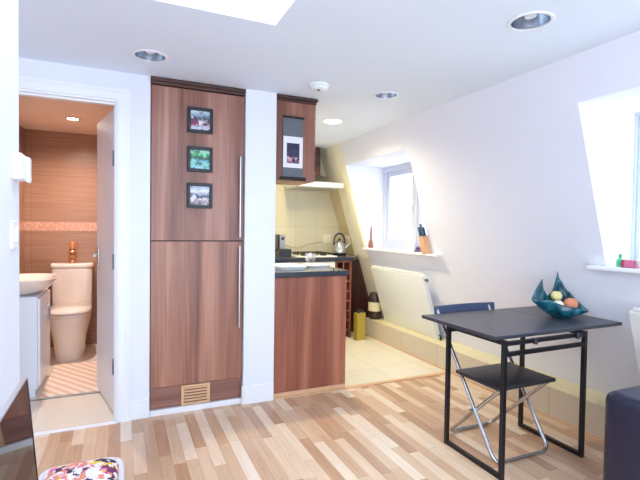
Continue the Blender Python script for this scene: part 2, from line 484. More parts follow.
# skylight: shaft, frame, pane
bm = BM(); t = .03; zt = H+.34
box(bm, SKY[0]-t, SKY[0], SKY[2]-t, SKY[3]+t, H+.158, zt); box(bm, SKY[1], SKY[1]+t, SKY[2]-t, SKY[3]+t, H+.158, zt)
box(bm, SKY[0], SKY[1], SKY[2]-t, SKY[2], H+.158, zt); box(bm, SKY[0], SKY[1], SKY[3], SKY[3]+t, H+.158, zt)
sky = struct(finish('window_3', bm, M['trim']))
bm = BM(); box(bm, SKY[0], SKY[1], SKY[2], SKY[3], zt-.02, zt-.012)
finish('pane', bm, M['pane'], sky)
bm = BM(); w = .05
for d in ((SKY[0], SKY[0]+w, SKY[2], SKY[3]), (SKY[1]-w, SKY[1], SKY[2], SKY[3]), (SKY[0]+w, SKY[1]-w, SKY[2], SKY[2]+w), (SKY[0]+w, SKY[1]-w, SKY[3]-w, SKY[3])):
    box(bm, *d, zt-.05, zt-.021)
finish('frame', bm, M['trim'], sky)

# ------------------------------------------------------------------ slanted wall with dormer openings
KW = (3.415, 4.648, 1.065, 2.03)      # y0 y1 z0 z1
RW = (.45, 1.753, 1.085, 2.03)
GX = 2.91
bm = BM()
ys = [YE, RW[0], RW[1], KW[0], KW[1], YK+.02]
zs = [0, 1.065, 2.03, H]
TH = .05
M['wall_warm_light'] = plain('wall_paint_warm_light', (240, 234, 210), .7, var=.01)  # warm kitchen light on the wall put into the paint colour
def sl_cell(y0, y1, z0, z1, mat=0):
    prism(bm, [(SX(z0), z0), (SX(z0)+TH, z0), (SX(z1)+TH, z1), (SX(z1), z1)], 1, y0, y1, mat)
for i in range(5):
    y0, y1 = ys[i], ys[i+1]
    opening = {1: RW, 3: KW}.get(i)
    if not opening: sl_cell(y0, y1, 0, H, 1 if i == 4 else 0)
    else:
        sl_cell(y0, y1, 0, opening[2]-.002); sl_cell(y0, y1, opening[3], H)
wr = struct(finish('wall_right', bm, [M['wall'], M['wall_warm_light']], origin=(0, 0, 0)))

def dormer(tn, W, name, mulls, fw, s):
    y0, y1, z0, z1 = W
    bm = BM()
    for ya, yb in ((y0-.02, y0+.0015), (y1-.0015, y1+.02)):          # cheeks
        prism(bm, [(SX(z0)+.001, z0), (GX+.08, z0), (GX+.08, z1+.02), (SX(z1)+.001, z1)], 1, ya, yb)
    prism(bm, [(SX(z1)+.001, z1-.0015), (GX+.08, z1-.0015), (GX+.08, z1+.02), (SX(z1)+.001, z1+.02)], 1, y0-.02, y1+.02)   # head
    prism(bm, [(SX(z0)+TH+.01, z0-.03), (GX+.08, z0-.03), (GX+.08, z0-.004), (SX(z0)+TH+.01, z0-.004)], 1, y0-.02, y1+.02)
    struct(finish('trim_%d' % tn, bm, M['wall'], origin=(0, 0, 0)))
    # window
    bm = BM()
    box(bm, GX, GX+.06, y0, y1, z0, z0+fw, .004); box(bm, GX, GX+.06, y0, y1, z1-fw, z1, .004)
    box(bm, GX, GX+.06, y0, y0+fw, z0+fw, z1-fw, .004); box(bm, GX, GX+.06, y1-fw, y1, z0+fw, z1-fw, .004)
    for ym in mulls: box(bm, GX, GX+.06, ym-.03, ym+.03, z0+fw, z1-fw, .004)
    w = struct(finish(name, bm, M['frame_white']))
    edges = [y0+fw] + [v for ym in mulls for v in (ym-.03, ym+.03)] + [y1-fw]
    for a, b in zip(edges[::2], edges[1::2]):
        bm = BM()                               # opening sash with its own pane
        A = (GX+.012, GX+.05)
        box(bm, *A, a, b, z0+fw, z0+fw+s, .003); box(bm, *A, a, b, z1-fw-s, z1-fw, .003)
        box(bm, *A, a, a+s, z0+fw+s, z1-fw-s, .003); box(bm, *A, b-s, b, z0+fw+s, z1-fw-s, .003)
        sash = finish('sash', bm, M['frame_white'], w)
        bm = BM(); box(bm, GX+.028, GX+.034, a+s-.004, b-s+.004, z0+fw+s-.004, z1-fw-s+.004)
        finish('pane', bm, M['pane'], sash)
        bm = BM(); box(bm, GX-.02, GX+.012, a+.008, a+.03, z0+.42, z0+.5, .004)
        finish('handle', bm, M['white_plastic'], sash)
    return w
dormer(1, KW, 'window_1', [4.0], .07, .05)
dormer(2, RW, 'window_2', [1.1], .018, .026)
# sill boards
def sill(n, W, ext0, ext1):
    y0, y1, z0, z1 = W
    bm = BM(); xf = SX(z0)-.058
    box(bm, SX(z0)-.0005, GX+.005, y0+.001, y1-.001, z0-.024, z0)
    box(bm, xf, SX(z0)-.001, y0-ext0, y1+ext1, z0-.024, z0, .006)
    struct(finish('trim_%d' % n, bm, M['trim'], origin=(0, 0, 0), smooth=False))
sill(3, KW, .14, .01)
sill(4, RW, .05, .085)

# boxed-in pipes along the wall foot (tiled front, painted ledge)
bm = BM(); BX, BZ = 2.722, .212
prism(bm, [(BX, 0), (SX(0)-.01, 0), (SX(BZ)-.002, BZ), (BX, BZ)], 1, YE, 4.69)
for f in bm.faces:
    f.material_index = 1 if abs(f.calc_center_median().z-BZ) < .002 else 0
struct(finish('trim_5', bm, [M['boxtile'], M['boxtop']], origin=(0, 0, 0)))
bm = BM(); box(bm, BX-.006, BX, YE, 4.69, 0, .012, .002)
struct(finish('trim_6', bm, M['palewood'], origin=(0, 0, 0)))

# ------------------------------------------------------------------ other walls
slab('wall_left', -.45, -.30, .25, 1.715, 0, H, M['wall'])
slab('wall_hall', -1.6, -1.5, YE, YB+.12, 0, H, M['wall'])
# back wall with the bathroom doorway
OX0, OX1, OZ = -.80, -.015, 2.095
bm = BM()
box(bm, -1.5, OX0, YB, YB+.12, 0, H); box(bm, OX1, .178, YB, YB+.12, 0, H); box(bm, OX0, OX1, YB, YB+.12, OZ, H)
struct(finish('wall_back', bm, M['wall'], origin=(0, 0, 0)))
# partition between tall cupboard and kitchen
bm = BM(); box(bm, .815, 1.045, 3.155, 3.86, 0, H); box(bm, .178, .815, 3.8, 3.86, 0, H)
box(bm, .83, .93, 3.86, YK+.1, 0, H)
struct(finish('wall_partition', bm, M['wall'], origin=(0, 0, 0)))
slab('wall_kitchen', .93, SX(0)+.06, YK, YK+.1, 0, H, M['ktile'])
slab('wall_bathroom', -1.0, .15, 5.4, 5.5, 0, H, M['btile'])
slab('wall_bathroom_left', -1.0, -.9, YB+.12, 5.4, 0, H, M['btile_side'])
slab('wall_bathroom_right', .15, .178, YB+.12, 5.4, 0, H, M['btile_side'])
# splash tiles on the end of the slanted wall
bm = BM(); box(bm, 0, .25, 0, .92, .001, .008, 0, M4=slant_m(4.975, .955))
struct(finish('trim_7', bm, M['ktile_slant'], origin=(0, 0, 0)))
# pale upright strip on the slanted wall between tiles and window
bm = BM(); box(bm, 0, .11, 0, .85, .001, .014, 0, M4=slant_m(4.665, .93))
struct(finish('trim_8', bm, M['wall_warm_light'], origin=(0, 0, 0)))

# architrave and door lining
bm = BM()
a = .068
for s0, s1, th in ((0, a-.018, .014), (a-.018, a, .022)):
    box(bm, OX1+s0, OX1+s1, YB-th, YB, 0, OZ+s0)
    box(bm, OX0-s1, OX0-s0, YB-th, YB, 0, OZ+s0)
    box(bm, OX0-s1, OX1+s1, YB-th, YB, OZ+s0, OZ+s1)
struct(finish('trim_9', bm, M['trim'], origin=(0, 0, 0)))
bm = BM()
box(bm, OX1-.012, OX1+.002, YB-.001, YB+.12, 0, OZ-.012); box(bm, OX0-.002, OX0+.012, YB-.001, YB+.12, 0, OZ-.012); box(bm, OX0-.002, OX1+.002, YB-.001, YB+.12, OZ-.012, OZ+.002)
box(bm, OX1-.024, OX1-.012, YB+.03, YB+.06, 0, OZ-.024); box(bm, OX0+.012, OX1-.012, YB+.03, YB+.06, OZ-.024, OZ-.012)
struct(finish('trim_10', bm, M['trim'], origin=(0, 0, 0)))
# skirtings
bm = BM(); box(bm, OX1+a, .178, YB-.014, YB, 0, .125, .004)
struct(finish('baseboard_back', bm, M['trim'], origin=(0, 0, 0)))
bm = BM(); box(bm, .806, 1.043, 3.141, 3.155, 0, .135, .004); box(bm, .801, .815, 3.141, 3.165, 0, .135, .003)
struct(finish('baseboard_partition', bm, M['trim'], origin=(0, 0, 0)))
bm = BM(); box(bm, -.3, -.286, .25, 1.715, 0, .12, .004)
struct(finish('baseboard_left', bm, M['trim'], origin=(0, 0, 0)))
# thresholds
bm = BM(); box(bm, OX0, OX1, YB-.03, YB+.012, 0, .006, .002)
struct(finish('trim_11', bm, M['trim'], origin=(0, 0, 0)))
bm = BM(); box(bm, 1.05, BX, YB-.035, YB+.012, 0, .007, .002)
struct(finish('trim_12', bm, M['palewood'], origin=(0, 0, 0)))
bm = BM(); box(bm, -.9, -.1, 3.785, 3.80, 0, .004, .001)
struct(finish('trim_13', bm, M['darkmetal'], origin=(0, 0, 0)))

# ------------------------------------------------------------------ bathroom door (open inwards)
hp = Vector((-.041, 3.297, 0)); far = Vector((-.170, 3.90, 0))
d = (far-hp); ln = d.length; d.normalize()
ang = math.atan2(d.y, d.x)
DM = Matrix.Translation(hp) @ Matrix.Rotation(ang, 4, 'Z')
bm = BM(); box(bm, 0, ln, -.036, 0, .012, 2.075, .003, M4=DM)
door = struct(finish('door_1', bm, M['trim'], origin=hp))
for z in (1.735, 1.045, .338):
    bm = BM(); box(bm, OX1-.029, OX1-.0125, 3.246, 3.286, z-.05, z+.05, .001)
    lathe(bm, [(.006, z-.052), (.006, z+.052)], (OX1-.03, 3.286, 0), 10)
    finish('hinge', bm, M['darkmetal'], door)
for s in (1, -1):
    y0 = 0 if s > 0 else -.036
    bm = BM()
    box(bm, ln-.10, ln-.05, min(y0, y0+s*.008), max(y0, y0+s*.008), .97, 1.12, .003, M4=DM)
    hpnts = [DM @ Vector(p) for p in ((ln-.075, y0+s*.006, 1.06), (ln-.075, y0+s*.05, 1.06), (ln-.19, y0+s*.05, 1.06))]
    tube(bm, fillet(hpnts, .02), .009)
    finish('lever_handle', bm, M['chrome'], door, smooth=True)

# ------------------------------------------------------------------ tall cupboard
tc = root('tall_cupboard', (.496, 3.18, 0), 'tall built-in walnut cupboard with two doors, right of the bathroom doorway', 'cupboard')
boxo('carcass', (.182, .812, 3.20, 3.795, .16, 2.235), M['walnut_and_shade'], tc, 0)
for nm, z0, z1, mt, hz in (('upper', 1.193, 2.225, 'walnut', (1.218, 1.79)), ('lower', .192, 1.185, 'walnut2', (.569, 1.153))):
    dr = boxo('door', (.184, .808, 3.178, 3.199, z0, z1), M[mt], tc, .002, 1)
    tag(dr, '%s walnut door' % nm)
    bm = BM(); hx = .778
    tube(bm, [(hx, 3.145, hz[0]), (hx, 3.145, hz[1])], .007, 12)
    for z in (hz[0]+.05, hz[1]-.05): tube(bm, [(hx, 3.145, z), (hx, 3.18, z)], .005, 8)
    finish('bar_handle', bm, M['chrome'], dr, smooth=True)
bm = BM(); box(bm, .178, .814, 3.165, 3.22, 2.231, 2.252, .003); box(bm, .178, .814, 3.155, 3.22, 2.252, 2.274, .004)
finish('cornice', bm, M['walnut_and_shade'], tc)
boxo('plinth', (.184, .808, 3.199, 3.22, .04, .19), M['walnut_h'], tc, .001, 1)
bm = BM()
vx0, vx1, vz0, vz1 = .385, .582, .042, .182
box(bm, vx0, vx1, 3.186, 3.199, vz0, vz0+.016, .002); box(bm, vx0, vx1, 3.186, 3.199, vz1-.016, vz1, .002)
box(bm, vx0, vx0+.02, 3.186, 3.199, vz0+.016, vz1-.016, .002); box(bm, vx1-.02, vx1, 3.186, 3.199, vz0+.016, vz1-.016, .002)
for k in range(5):
    z = vz0+.027+k*.021
    box(bm, vx0+.02, vx1-.02, 3.187, 3.198, z, z+.011, .001, M4=None)
g = finish('vent_grille', bm, M['palewood'], tc); tag(g, 'pale wooden vent grille in the plinth')
boxo('kickboard', (.180, .812, 3.176, 3.2, .0, .038), M['trim'], tc, .002, 1)

# photo frames on the upper door
pics = [(2.020, 'topmost black photo frame on the tall walnut cupboard, print with red patch', 'photo_red',
         [(0, (206, 210, 222)), (.2, (196, 190, 205)), (.28, (150, 30, 84)), (.42, (120, 60, 90)), (.55, (60, 66, 90)), (.75, (120, 150, 172)), (1, (214, 226, 230))],
         [(.4, (230, 220, 228)), (.55, (36, 32, 44)), (.7, (176, 40, 96))], 3.1),
        (1.753, 'middle black photo frame on the tall walnut cupboard, print with green foliage', 'photo_green',
         [(0, (150, 206, 214)), (.4, (120, 190, 206)), (.5, (80, 130, 140)), (.58, (24, 66, 44)), (.8, (60, 170, 80)), (.92, (190, 226, 200)), (1, (40, 80, 56))],
         [(.4, (20, 40, 34)), (.6, (140, 214, 190))], 5.7),
        (1.503, 'lowest black photo frame on the tall walnut cupboard, print of pale sky', 'photo_sky',
         [(0, (110, 82, 96)), (.2, (170, 140, 150)), (.34, (226, 214, 214)), (.46, (40, 50, 84)), (.6, (120, 140, 176)), (.75, (226, 230, 238)), (1, (140, 160, 190))],
         [(.4, (28, 30, 50)), (.6, (216, 210, 214))], 9.2)]
for zc, lab, mn, bands, blobs, sd in pics:
    xc, hw = .499, .086
    r = root('photo_frame', (xc, 3.177, zc-hw), lab, 'picture frame', 'photo frames on the cupboard door')
    bm = BM(); b = .021
    box(bm, xc-hw, xc+hw, 3.158, 3.177, zc-hw, zc-hw+b, .003); box(bm, xc-hw, xc+hw, 3.158, 3.177, zc+hw-b, zc+hw, .003)
    box(bm, xc-hw, xc-hw+b, 3.158, 3.177, zc-hw+b, zc+hw-b, .003); box(bm, xc+hw-b, xc+hw, 3.158, 3.177, zc-hw+b, zc+hw-b, .003)
    finish('frame', bm, M['black_frame'], r)
    bm = BM(); box(bm, xc-hw+b, xc+hw-b, 3.168, 3.174, zc-hw+b, zc+hw-b)
    finish('print', bm, photo_mat(mn, bands, b, 2*hw-b, blobs, sd), r)

# ------------------------------------------------------------------ wall cupboard above the peninsula + scroll
wc = root('wall_cupboard', (1.21, 3.3, 1.645), 'walnut wall cupboard hanging above the peninsula worktop', 'cupboard')
boxo('body', (1.047, 1.365, 3.18, 3.52, 1.645, 2.236), M['walnut2'], wc, .002, 1)
bm = BM(); box(bm, 1.044, 1.372, 3.17, 3.53, 2.236, 2.254, .003); box(bm, 1.042, 1.380, 3.155, 3.54, 2.254, 2.275, .004)
finish('cornice', bm, M['walnut_and_shade'], wc)
boxo('edge_strip', (1.36, 1.368, 3.176, 3.2, 1.646, 2.235), M['walnut_h'], wc, .001, 1)
sc = root('hanging_scroll', (1.184, 3.178, 1.645), 'grey bordered picture scroll hanging on the walnut wall cupboard', 'scroll')
boxo('backing_cloth', (1.104, 1.264, 3.172, 3.1795, 1.665, 2.115), M['scroll_grey'], sc, .001, 1)
boxo('paper', (1.106, 1.262, 3.169, 3.1715, 1.742, 1.975), M['paper'], sc, 0)
bm = BM(); box(bm, 1.133, 1.234, 3.166, 3.1685, 1.775, 1.925)
finish('picture', bm, photo_mat('scroll_picture', [(0, (36, 30, 62)), (.1, (190, 120, 140)), (.26, (214, 160, 168)), (.34, (44, 40, 76)), (.6, (60, 50, 88)), (.74, (30, 30, 60)), (1, (44, 42, 78))],
        .13, .28, [(.4, (30, 28, 58)), (.58, (40, 34, 66)), (.7, (176, 110, 140))], 2.4), sc)
for z, r_, ex in ((1.66, .012, .022), (2.118, .008, .004)):
    bm = BM(); tube(bm, [(1.104-ex, 3.167, z), (1.264+ex, 3.167, z)], r_, 12)
    finish('rod', bm, M['black_gloss'], sc, smooth=True)
bm = BM(); tube(bm, [(1.13, 3.172, 2.12), (1.184, 3.174, 2.142), (1.238, 3.172, 2.12)], .002, 6)
finish('cord', bm, M['scroll_grey'], sc)

# ------------------------------------------------------------------ peninsula
pn = root('peninsula_cabinet', (1.36, 3.4, 0), 'walnut end panel of the kitchen peninsula under the dark worktop', 'kitchen cabinet')
boxo('end_panel', (1.052, 1.660, 3.178, 3.20, .036, .913), M['walnut3'], pn, .002, 1)
boxo('carcass', (1.052, 1.652, 3.20, 3.66, .06, .913), M['walnut_and_shade'], pn, 0)
boxo('plinth', (1.052, 1.655, 3.172, 3.2, .007, .036), M['palewood'], pn, .002, 1)
bm = BM(); box(bm, 1.048, 1.672, 3.155, 3.68, .915, .955, .004, 2)
for f in bm.faces: f.material_index = 0 if f.calc_center_median().z > .9545 else 1
tag(finish('worktop', bm, [M['worktop'], M['worktop_edge']]), 'dark worktop with blue-black edge on the walnut peninsula', 'worktop')
# back run
br = root('base_cabinet', (1.8, 4.9, 0), 'white fronted kitchen base units along the tiled back wall', 'kitchen cabinet')
boxo('carcass', (1.0, 2.28, 4.66, 5.22, .1, .913), M['walnut_and_shade'], br, 0)
for x0 in (1.07, 1.675):
    dr = boxo('door', (x0, x0+.597, 4.64, 4.659, .12, .905), M['white_enamel'], br, .002, 1)
    bm = BM(); tube(bm, [(x0+.1, 4.61, .86), (x0+.5, 4.61, .86)], .006, 10)
    for x in (x0+.14, x0+.46): tube(bm, [(x, 4.61, .86), (x, 4.642, .86)], .004, 8)
    finish('bar_handle', bm, M['chrome'], dr, smooth=True)
boxo('plinth', (1.0, 2.28, 4.70, 4.72, 0, .1), M['walnut_h'], br, 0)
wrk = root('wine_rack', (2.385, 4.85, 0), 'open red-brown wooden wine rack at the end of the kitchen units', 'wine rack')
bm = BM()
box(bm, 2.283, 2.301, 4.64, 5.2, .0, .913); box(bm, 2.468, 2.486, 4.64, 5.2, .0, .913)
finish('side_panel', bm, M['rackwood'], wrk)
for k in range(8):
    z = .08 + k*.116
    if z > .9: break
    boxo('shelf', (2.301, 2.468, 4.645, 5.2, z, z+.016), M['rackwood'], wrk, 0)
boxo('back_panel', (2.301, 2.468, 5.18, 5.2, 0, .913), M['darkfill'], wrk, 0)
boxo('divider', (2.377, 2.392, 4.65, 5.18, .096, .913), M['rackwood'], wrk, 0)
bm = BM(); prism(bm, [(2.487, .0), (SX(0)-.012, 0), (SX(.913)-.012, .913), (2.487, .913)], 1, 4.90, 4.92)
fp = finish('filler_panel', bm, M['darkfill'], wrk); tag(fp, 'dark tapering side panel under the sloping wall')
bm = BM(); prism(bm, [(SX(.35)-.045, .35), (SX(.35)-.012, .35), (SX(.913)-.012, .913), (SX(.913)-.045, .913)], 1, 4.893, 4.90)
finish('edge_strip', bm, M['walnut_and_shade'], wrk)
bm = BM()
xe = SX(.955)-.012
prism(bm, [(.94, 4.62), (2.50, 4.62), (2.53, 4.66), (xe, 4.90), (xe, 5.222), (.94, 5.222)], 2, .915, .955)
for f in bm.faces: f.material_index = 0 if f.calc_center_median().z > .9545 else 1
tag(finish('worktop', bm, [M['worktop'], M['worktop_edge']]), 'dark worktop along the tiled kitchen back wall under the kettle', 'worktop')

# hob on back worktop
hb = root('gas_hob', (2.02, 4.92, .955), 'white gas hob set in the back worktop left of the kettle', 'hob')
boxo('plate', (1.81, 2.32, 4.68, 5.16, .955, .968), M['white_enamel'], hb, .004)
for x, y in ((1.94, 4.80), (2.19, 4.80), (1.94, 5.04), (2.19, 5.04)):
    bm = BM(); lathe(bm, [(.04, .968), (.04, .98), (.025, .986)], (x, y, 0), 16)
    finish('burner', bm, M['black_gloss'], hb, smooth=True)
for x in (1.94, 2.19):
    bm = BM(); z = .993
    for a, b in (((x-.11, 4.71), (x+.11, 4.71)), ((x-.11, 5.13), (x+.11, 5.13)), ((x-.11, 4.71), (x-.11, 5.13)), ((x+.11, 4.71), (x+.11, 5.13)), ((x, 4.71), (x, 5.13)), ((x-.11, 4.92), (x+.11, 4.92))):
        tube(bm, [(*a, z), (*b, z)], .005, 6)
    for px_ in (x-.11, x+.11):
        for py_ in (4.71, 5.13): tube(bm, [(px_, py_, .966), (px_, py_, z)], .005, 6)
    finish('pan_support', bm, M['black_gloss'], hb)

# cooker hood
hd = root('cooker_hood', (2.18, 5.0, 1.78), 'stainless cooker hood with sloping canopy on the kitchen back wall', 'cooker hood')
bm = BM(); box(bm, 1.84, 2.405, 4.72, 5.222, 1.765, 1.825, .003)
finish('rim', bm, M['white_enamel'], hd)
bm = BM()
r0 = [(1.845, 4.73, 1.825), (2.40, 4.73, 1.825), (2.40, 5.222, 1.825), (1.845, 5.222, 1.825)]
r1 = [(2.01, 4.98, 1.93), (2.225, 4.98, 1.93), (2.225, 5.222, 1.93), (2.01, 5.222, 1.93)]
loft(bm, [r0, r1]); finish('canopy', bm, M['steel'], hd)
boxo('chimney', (2.015, 2.22, 4.985, 5.222, 1.93, 2.27), M['walnut_and_shade'], hd, .002)  # steel chimney; its shade is put in as dark brown colour
boxo('filter', (1.89, 2.36, 4.77, 5.18, 1.759, 1.765), M['steel'], hd, .001)

# kettle
kt = root('kettle', (2.50, 5.0, .955), 'chrome kettle with black handle standing before the kitchen sockets', 'kettle')
kx, ky = 2.50, 5.0
bm = BM(); lathe(bm, [(.085, .955), (.09, .962), (.09, .978), (.08, .984)], (kx, ky, 0), 24)
finish('base', bm, M['black_gloss'], kt, smooth=True)
bm = BM(); lathe(bm, [(.088, .985), (.09, .995), (.084, 1.03), (.070, 1.08), (.052, 1.12), (.04, 1.135), (.0, 1.142)], (kx, ky, 0), 28)
finish('body', bm, M['chrome'], kt, smooth=True)
bm = BM(); lathe(bm, [(.012, 1.138), (.016, 1.150), (.012, 1.162), (0, 1.166)], (kx, ky, 0), 14)
finish('lid_knob', bm, M['black_gloss'], kt, smooth=True)
bm = BM(); hpt = [(kx-.07*.913, ky+.07*.407, 1.075)]
for k in range(9):
    t = PI*(1-k/8)*1.0
    hpt.append((kx+.066*math.cos(t)*.913, ky-.066*math.cos(t)*.407, 1.14+.088*math.sin(t)))
hpt.append((kx+.062*.913, ky-.062*.407, 1.10))
tube(bm, fillet(hpt, .02, 3), .0105, 8); finish('handle', bm, M['black_gloss'], kt, smooth=True)
bm = BM(); tube(bm, [(kx+.06, ky-.03, 1.04), (kx+.10, ky-.045, 1.085), (kx+.112, ky-.05, 1.10)], .014, 10)
finish('spout', bm, M['chrome'], kt, smooth=True)

# sockets
def socket(nm, M4, lab):
    r = root('wall_socket', M4 @ Vector((0, 0, 0)), lab, 'socket', 'sockets behind the kettle')
    bm = BM(); box(bm, -.058, .058, -.055, .055, 0, .01, .003, M4=M4); finish('plate', bm, M['socket'], r)
    for sx_ in (-.026, .026):
        bm = BM(); box(bm, sx_-.008, sx_+.008, .018, .036, .01, .014, .001, M4=M4); finish('switch', bm, M['white_plastic'], r)
wm = Matrix(((1, 0, 0, 2.43), (0, 0, -1, YK), (0, 1, 0, 1.155), (0, 0, 0, 1)))
socket('s', wm, 'cream double socket on the tiled back wall, left of the kettle')
socket('s', slant_m(5.06, 1.15, .008), 'cream double socket on the sloping tiled wall, right of the kettle')

# upright machine at the left of the back worktop + black box
cm = root('coffee_machine', (1.68, 4.88, .955), 'slim upright white and black appliance at the left end of back worktop', 'appliance')
boxo('column', (1.645, 1.665, 4.86, 4.98, 1.02, 1.21), M['black_gloss'], cm, .004)
boxo('body', (1.665, 1.735, 4.86, 4.98, 1.045, 1.21), M['steel'], cm, .006)
bm = BM(); lathe(bm, [(.018, 0), (.018, .008), (.010, .012)], (0, 0, 0), 16)
bmesh.ops.transform(bm, matrix=Matrix.Translation((1.702, 4.86, 1.165)) @ Matrix.Rotation(PI/2, 4, 'X'), verts=bm.verts[:])
finish('dial', bm, M['black_gloss'], cm, smooth=True)
boxo('base', (1.645, 1.79, 4.80, 4.98, .955, 1.045), M['worktop_edge'], cm, .006)

# cable along the wall
pts = []
for k in range(25):
    t = k/24; x = 1.75 + t*.62
    pts.append((x, YK-.008-.004*math.sin(9*t), 1.10 - .05*math.sin(PI*t*1.2) + .012*math.sin(11*t)))
bm = BM(); tube(bm, pts, .0045, 8)
tag(finish('power_cable', bm, M['cable'], smooth=True), 'pale power cable drooping along the kitchen back wall tiles', 'cable')

# items on the peninsula
gl = root('wine_glass', (1.405, 3.33, .955), 'clear stemmed glass standing at the front of the peninsula worktop', 'glass')
bm = BM(); lathe(bm, [(.026, .9555), (.026, .958), (.006, .962), (.004, .985), (.008, 1.0), (.036, 1.022), (.046, 1.05), (.048, 1.085), (.0455, 1.085), (.0435, 1.05), (.034, 1.025), (.006, 1.006)], (1.405, 3.33, 0), 24)
finish('bowl_and_stem', bm, M['drinkglass'], gl, smooth=True)
bm = BM()
for cx, cy, hw, hd_, rot in ((1.245, 3.42, .125, .17, 0),):
    r0 = superell(cx, cy, hw*.86, hd_*.86, .956, 32, 5); r1 = superell(cx, cy, hw, hd_, .985, 32, 5)
    r2 = superell(cx, cy, hw*.94, hd_*.94, .985, 32, 5); r3 = superell(cx, cy, hw*.82, hd_*.82, .962, 32, 5)
    loft(bm, [r0, r1, r2, r3])
tag(finish('serving_tray', bm, M['white_plastic'], smooth=True), 'white shallow tray on the peninsula worktop beside the white partition', 'tray')
bm = BM()
r0 = superell(1.555, 3.545, .10, .09, .956, 32, 4); r1 = superell(1.555, 3.545, .115, .10, .975, 32, 4)
r2 = superell(1.555, 3.545, .108, .094, .975, 32, 4); r3 = superell(1.555, 3.545, .09, .08, .961, 32, 4)
loft(bm, [r0, r1, r2, r3])
tag(finish('plate', bm, M['white_plastic'], smooth=True), 'white square plate on the peninsula worktop, right of the stemmed glass', 'plate')

# ------------------------------------------------------------------ gift bag and jar by the pipe ledge
gb = root('gift_bag', (2.54, 4.52, 0), 'gold gift bag standing on the kitchen floor beside the pipe ledge', 'bag')
GM = Matrix.Translation((2.54, 4.52, 0)) @ Matrix.Rotation(math.radians(8), 4, 'Z')
bm = BM(); box(bm, -.062, .062, -.035, .035, 0, .315, .003, 1, M4=GM)
for f in bm.faces:
    if f.normal.x < -.5 or f.calc_center_median().x < 2.485: f.material_index = 1
finish('bag_body', bm, [M['gold'], M['gold_side']], gb)
for y in (-.02, .02):
    bm = BM(); tube(bm, [GM @ Vector((.03*math.cos(PI*k/10), y, .312+.05*math.sin(PI*k/10))) for k in range(11)], .003, 6)
    finish('rope_handle', bm, M['black_gloss'], gb, smooth=True)
random.seed(4)
bm = BM()
for k in range(7):
    x, y = random.uniform(-.045, .045), random.uniform(-.02, .02)
    p = GM @ Vector((x, y, .31)); r = bmesh.ops.create_cone(bm, cap_ends=True, segments=6, radius1=.02, radius2=.004, depth=.05, matrix=Matrix.Translation(p+Vector((0, 0, .015))) @ Matrix.Rotation(random.uniform(-.5, .5), 4, 'Y'))
finish('tissue', bm, M['worktop_edge'], gb)
jr = root('storage_jar', (2.808, 4.60, BZ), 'dark brown lidded jar with cream label on the tiled pipe ledge', 'jar')
jx, jy = 2.789, 4.60
bm = BM(); lathe(bm, [(.062, BZ), (.076, BZ+.02), (.080, BZ+.06), (.078, BZ+.225), (.072, BZ+.24)], (jx, jy, 0), 28)
finish('jar_body', bm, M['jar_dark'], jr, smooth=True)
bm = BM(); lathe(bm, [(.0805, BZ+.10), (.0795, BZ+.205)], (jx, jy, 0), 28, caps=False)
finish('paper_label', bm, M['label_cream'], jr, smooth=True)
bm = BM(); lathe(bm, [(.074, BZ+.241), (.078, BZ+.246), (.077, BZ+.268), (.064, BZ+.288), (.056, BZ+.293), (.054, BZ+.316), (.0, BZ+.322)], (jx, jy, 0), 28)
finish('lid', bm, M['jar_dark'], jr, smooth=True)

# ------------------------------------------------------------------ radiators
def radiator(y0, y1, z0, z1, lab, off=.055, th=.05, valve_y=None):
    r = root('radiator', SP((y0+y1)/2, z0, off), lab, 'radiator', 'wall radiators under the windows')
    hgt = (z1-z0)/SLOPE.z
    bm = BM(); M4 = slant_m(y0, z0, off)
    box(bm, 0, y1-y0, 0, hgt, 0, th, .012, 3, M4=M4); finish('panel', bm, M['radiator'], r, smooth=40)
    bm = BM(); box(bm, .02, y1-y0-.02, hgt+.001, hgt+.012, .006, th-.006, .002, M4=M4); finish('top_grille', bm, M['radiator'], r)
    for yy in (.12, y1-y0-.12):
        bm = BM(); box(bm, yy-.02, yy+.02, hgt*.3, hgt*.8, -off+.002, 0, .002, M4=M4); finish('bracket', bm, M['radiator'], r)
    bm = BM(); yv = .0
    tube(bm, [M4 @ Vector((yv-.004, hgt-.05, th/2)), M4 @ Vector((yv-.03, hgt-.05, th/2))], .014, 12)
    finish('bleed_cap', bm, M['darkmetal'], r, smooth=True)
    bm = BM()
    tube(bm, [M4 @ Vector((-.012, .04, th/2)), M4 @ Vector((-.035, .04, th/2)), Vector((M4 @ Vector((-.035, .04, th/2))) - Vector((0, 0, .0))) + Vector((0, 0, -(z0-BZ) - .02))], .009, 8)
    finish('pipe', bm, M['rubber'], r, smooth=True)
    return r
radiator(3.50, 4.475, .24, .875, 'long cream radiator below the kitchen window')
radiator(.55, 1.60, .24, .875, 'white radiator at the right edge below the right-hand window')

# ------------------------------------------------------------------ sill things
kb = root('knife_block', (2.66, 3.46, KW[2]), 'pale wooden knife block at the near end of kitchen window sill', 'knife block')
KB = Matrix.Translation((2.652, 3.449, KW[2]))
bm = BM()
prism(bm, [(-.036, .0005), (.034, .0005), (-.014, .175), (-.072, .160)], 1, -.036, .036)
bmesh.ops.transform(bm, matrix=KB, verts=bm.verts[:]); finish('block', bm, M['knifewood'], kb)
for i, (x, y, h) in enumerate(((-.018, -.022, .11), (-.018, .02, .09), (.008, -.02, .085), (.008, .022, .10), (-.005, 0, .12))):
    bm = BM(); box(bm, x-.007, x+.007, y-.012, y+.012, .0, h, .004, M4=KB @ Matrix.Translation((-.043, 0, .166)) @ Matrix.Rotation(math.radians(-16), 4, 'Y')); finish('knife_handle', bm, M['knifehandle'], kb)
bm = BM(); lathe(bm, [(.03, 0), (.045, .008), (.03, .016), (.018, .03), (.026, .04), (.012, .055), (0, .06)], (2.74, 3.70, KW[2]), 12, sx=1.3)
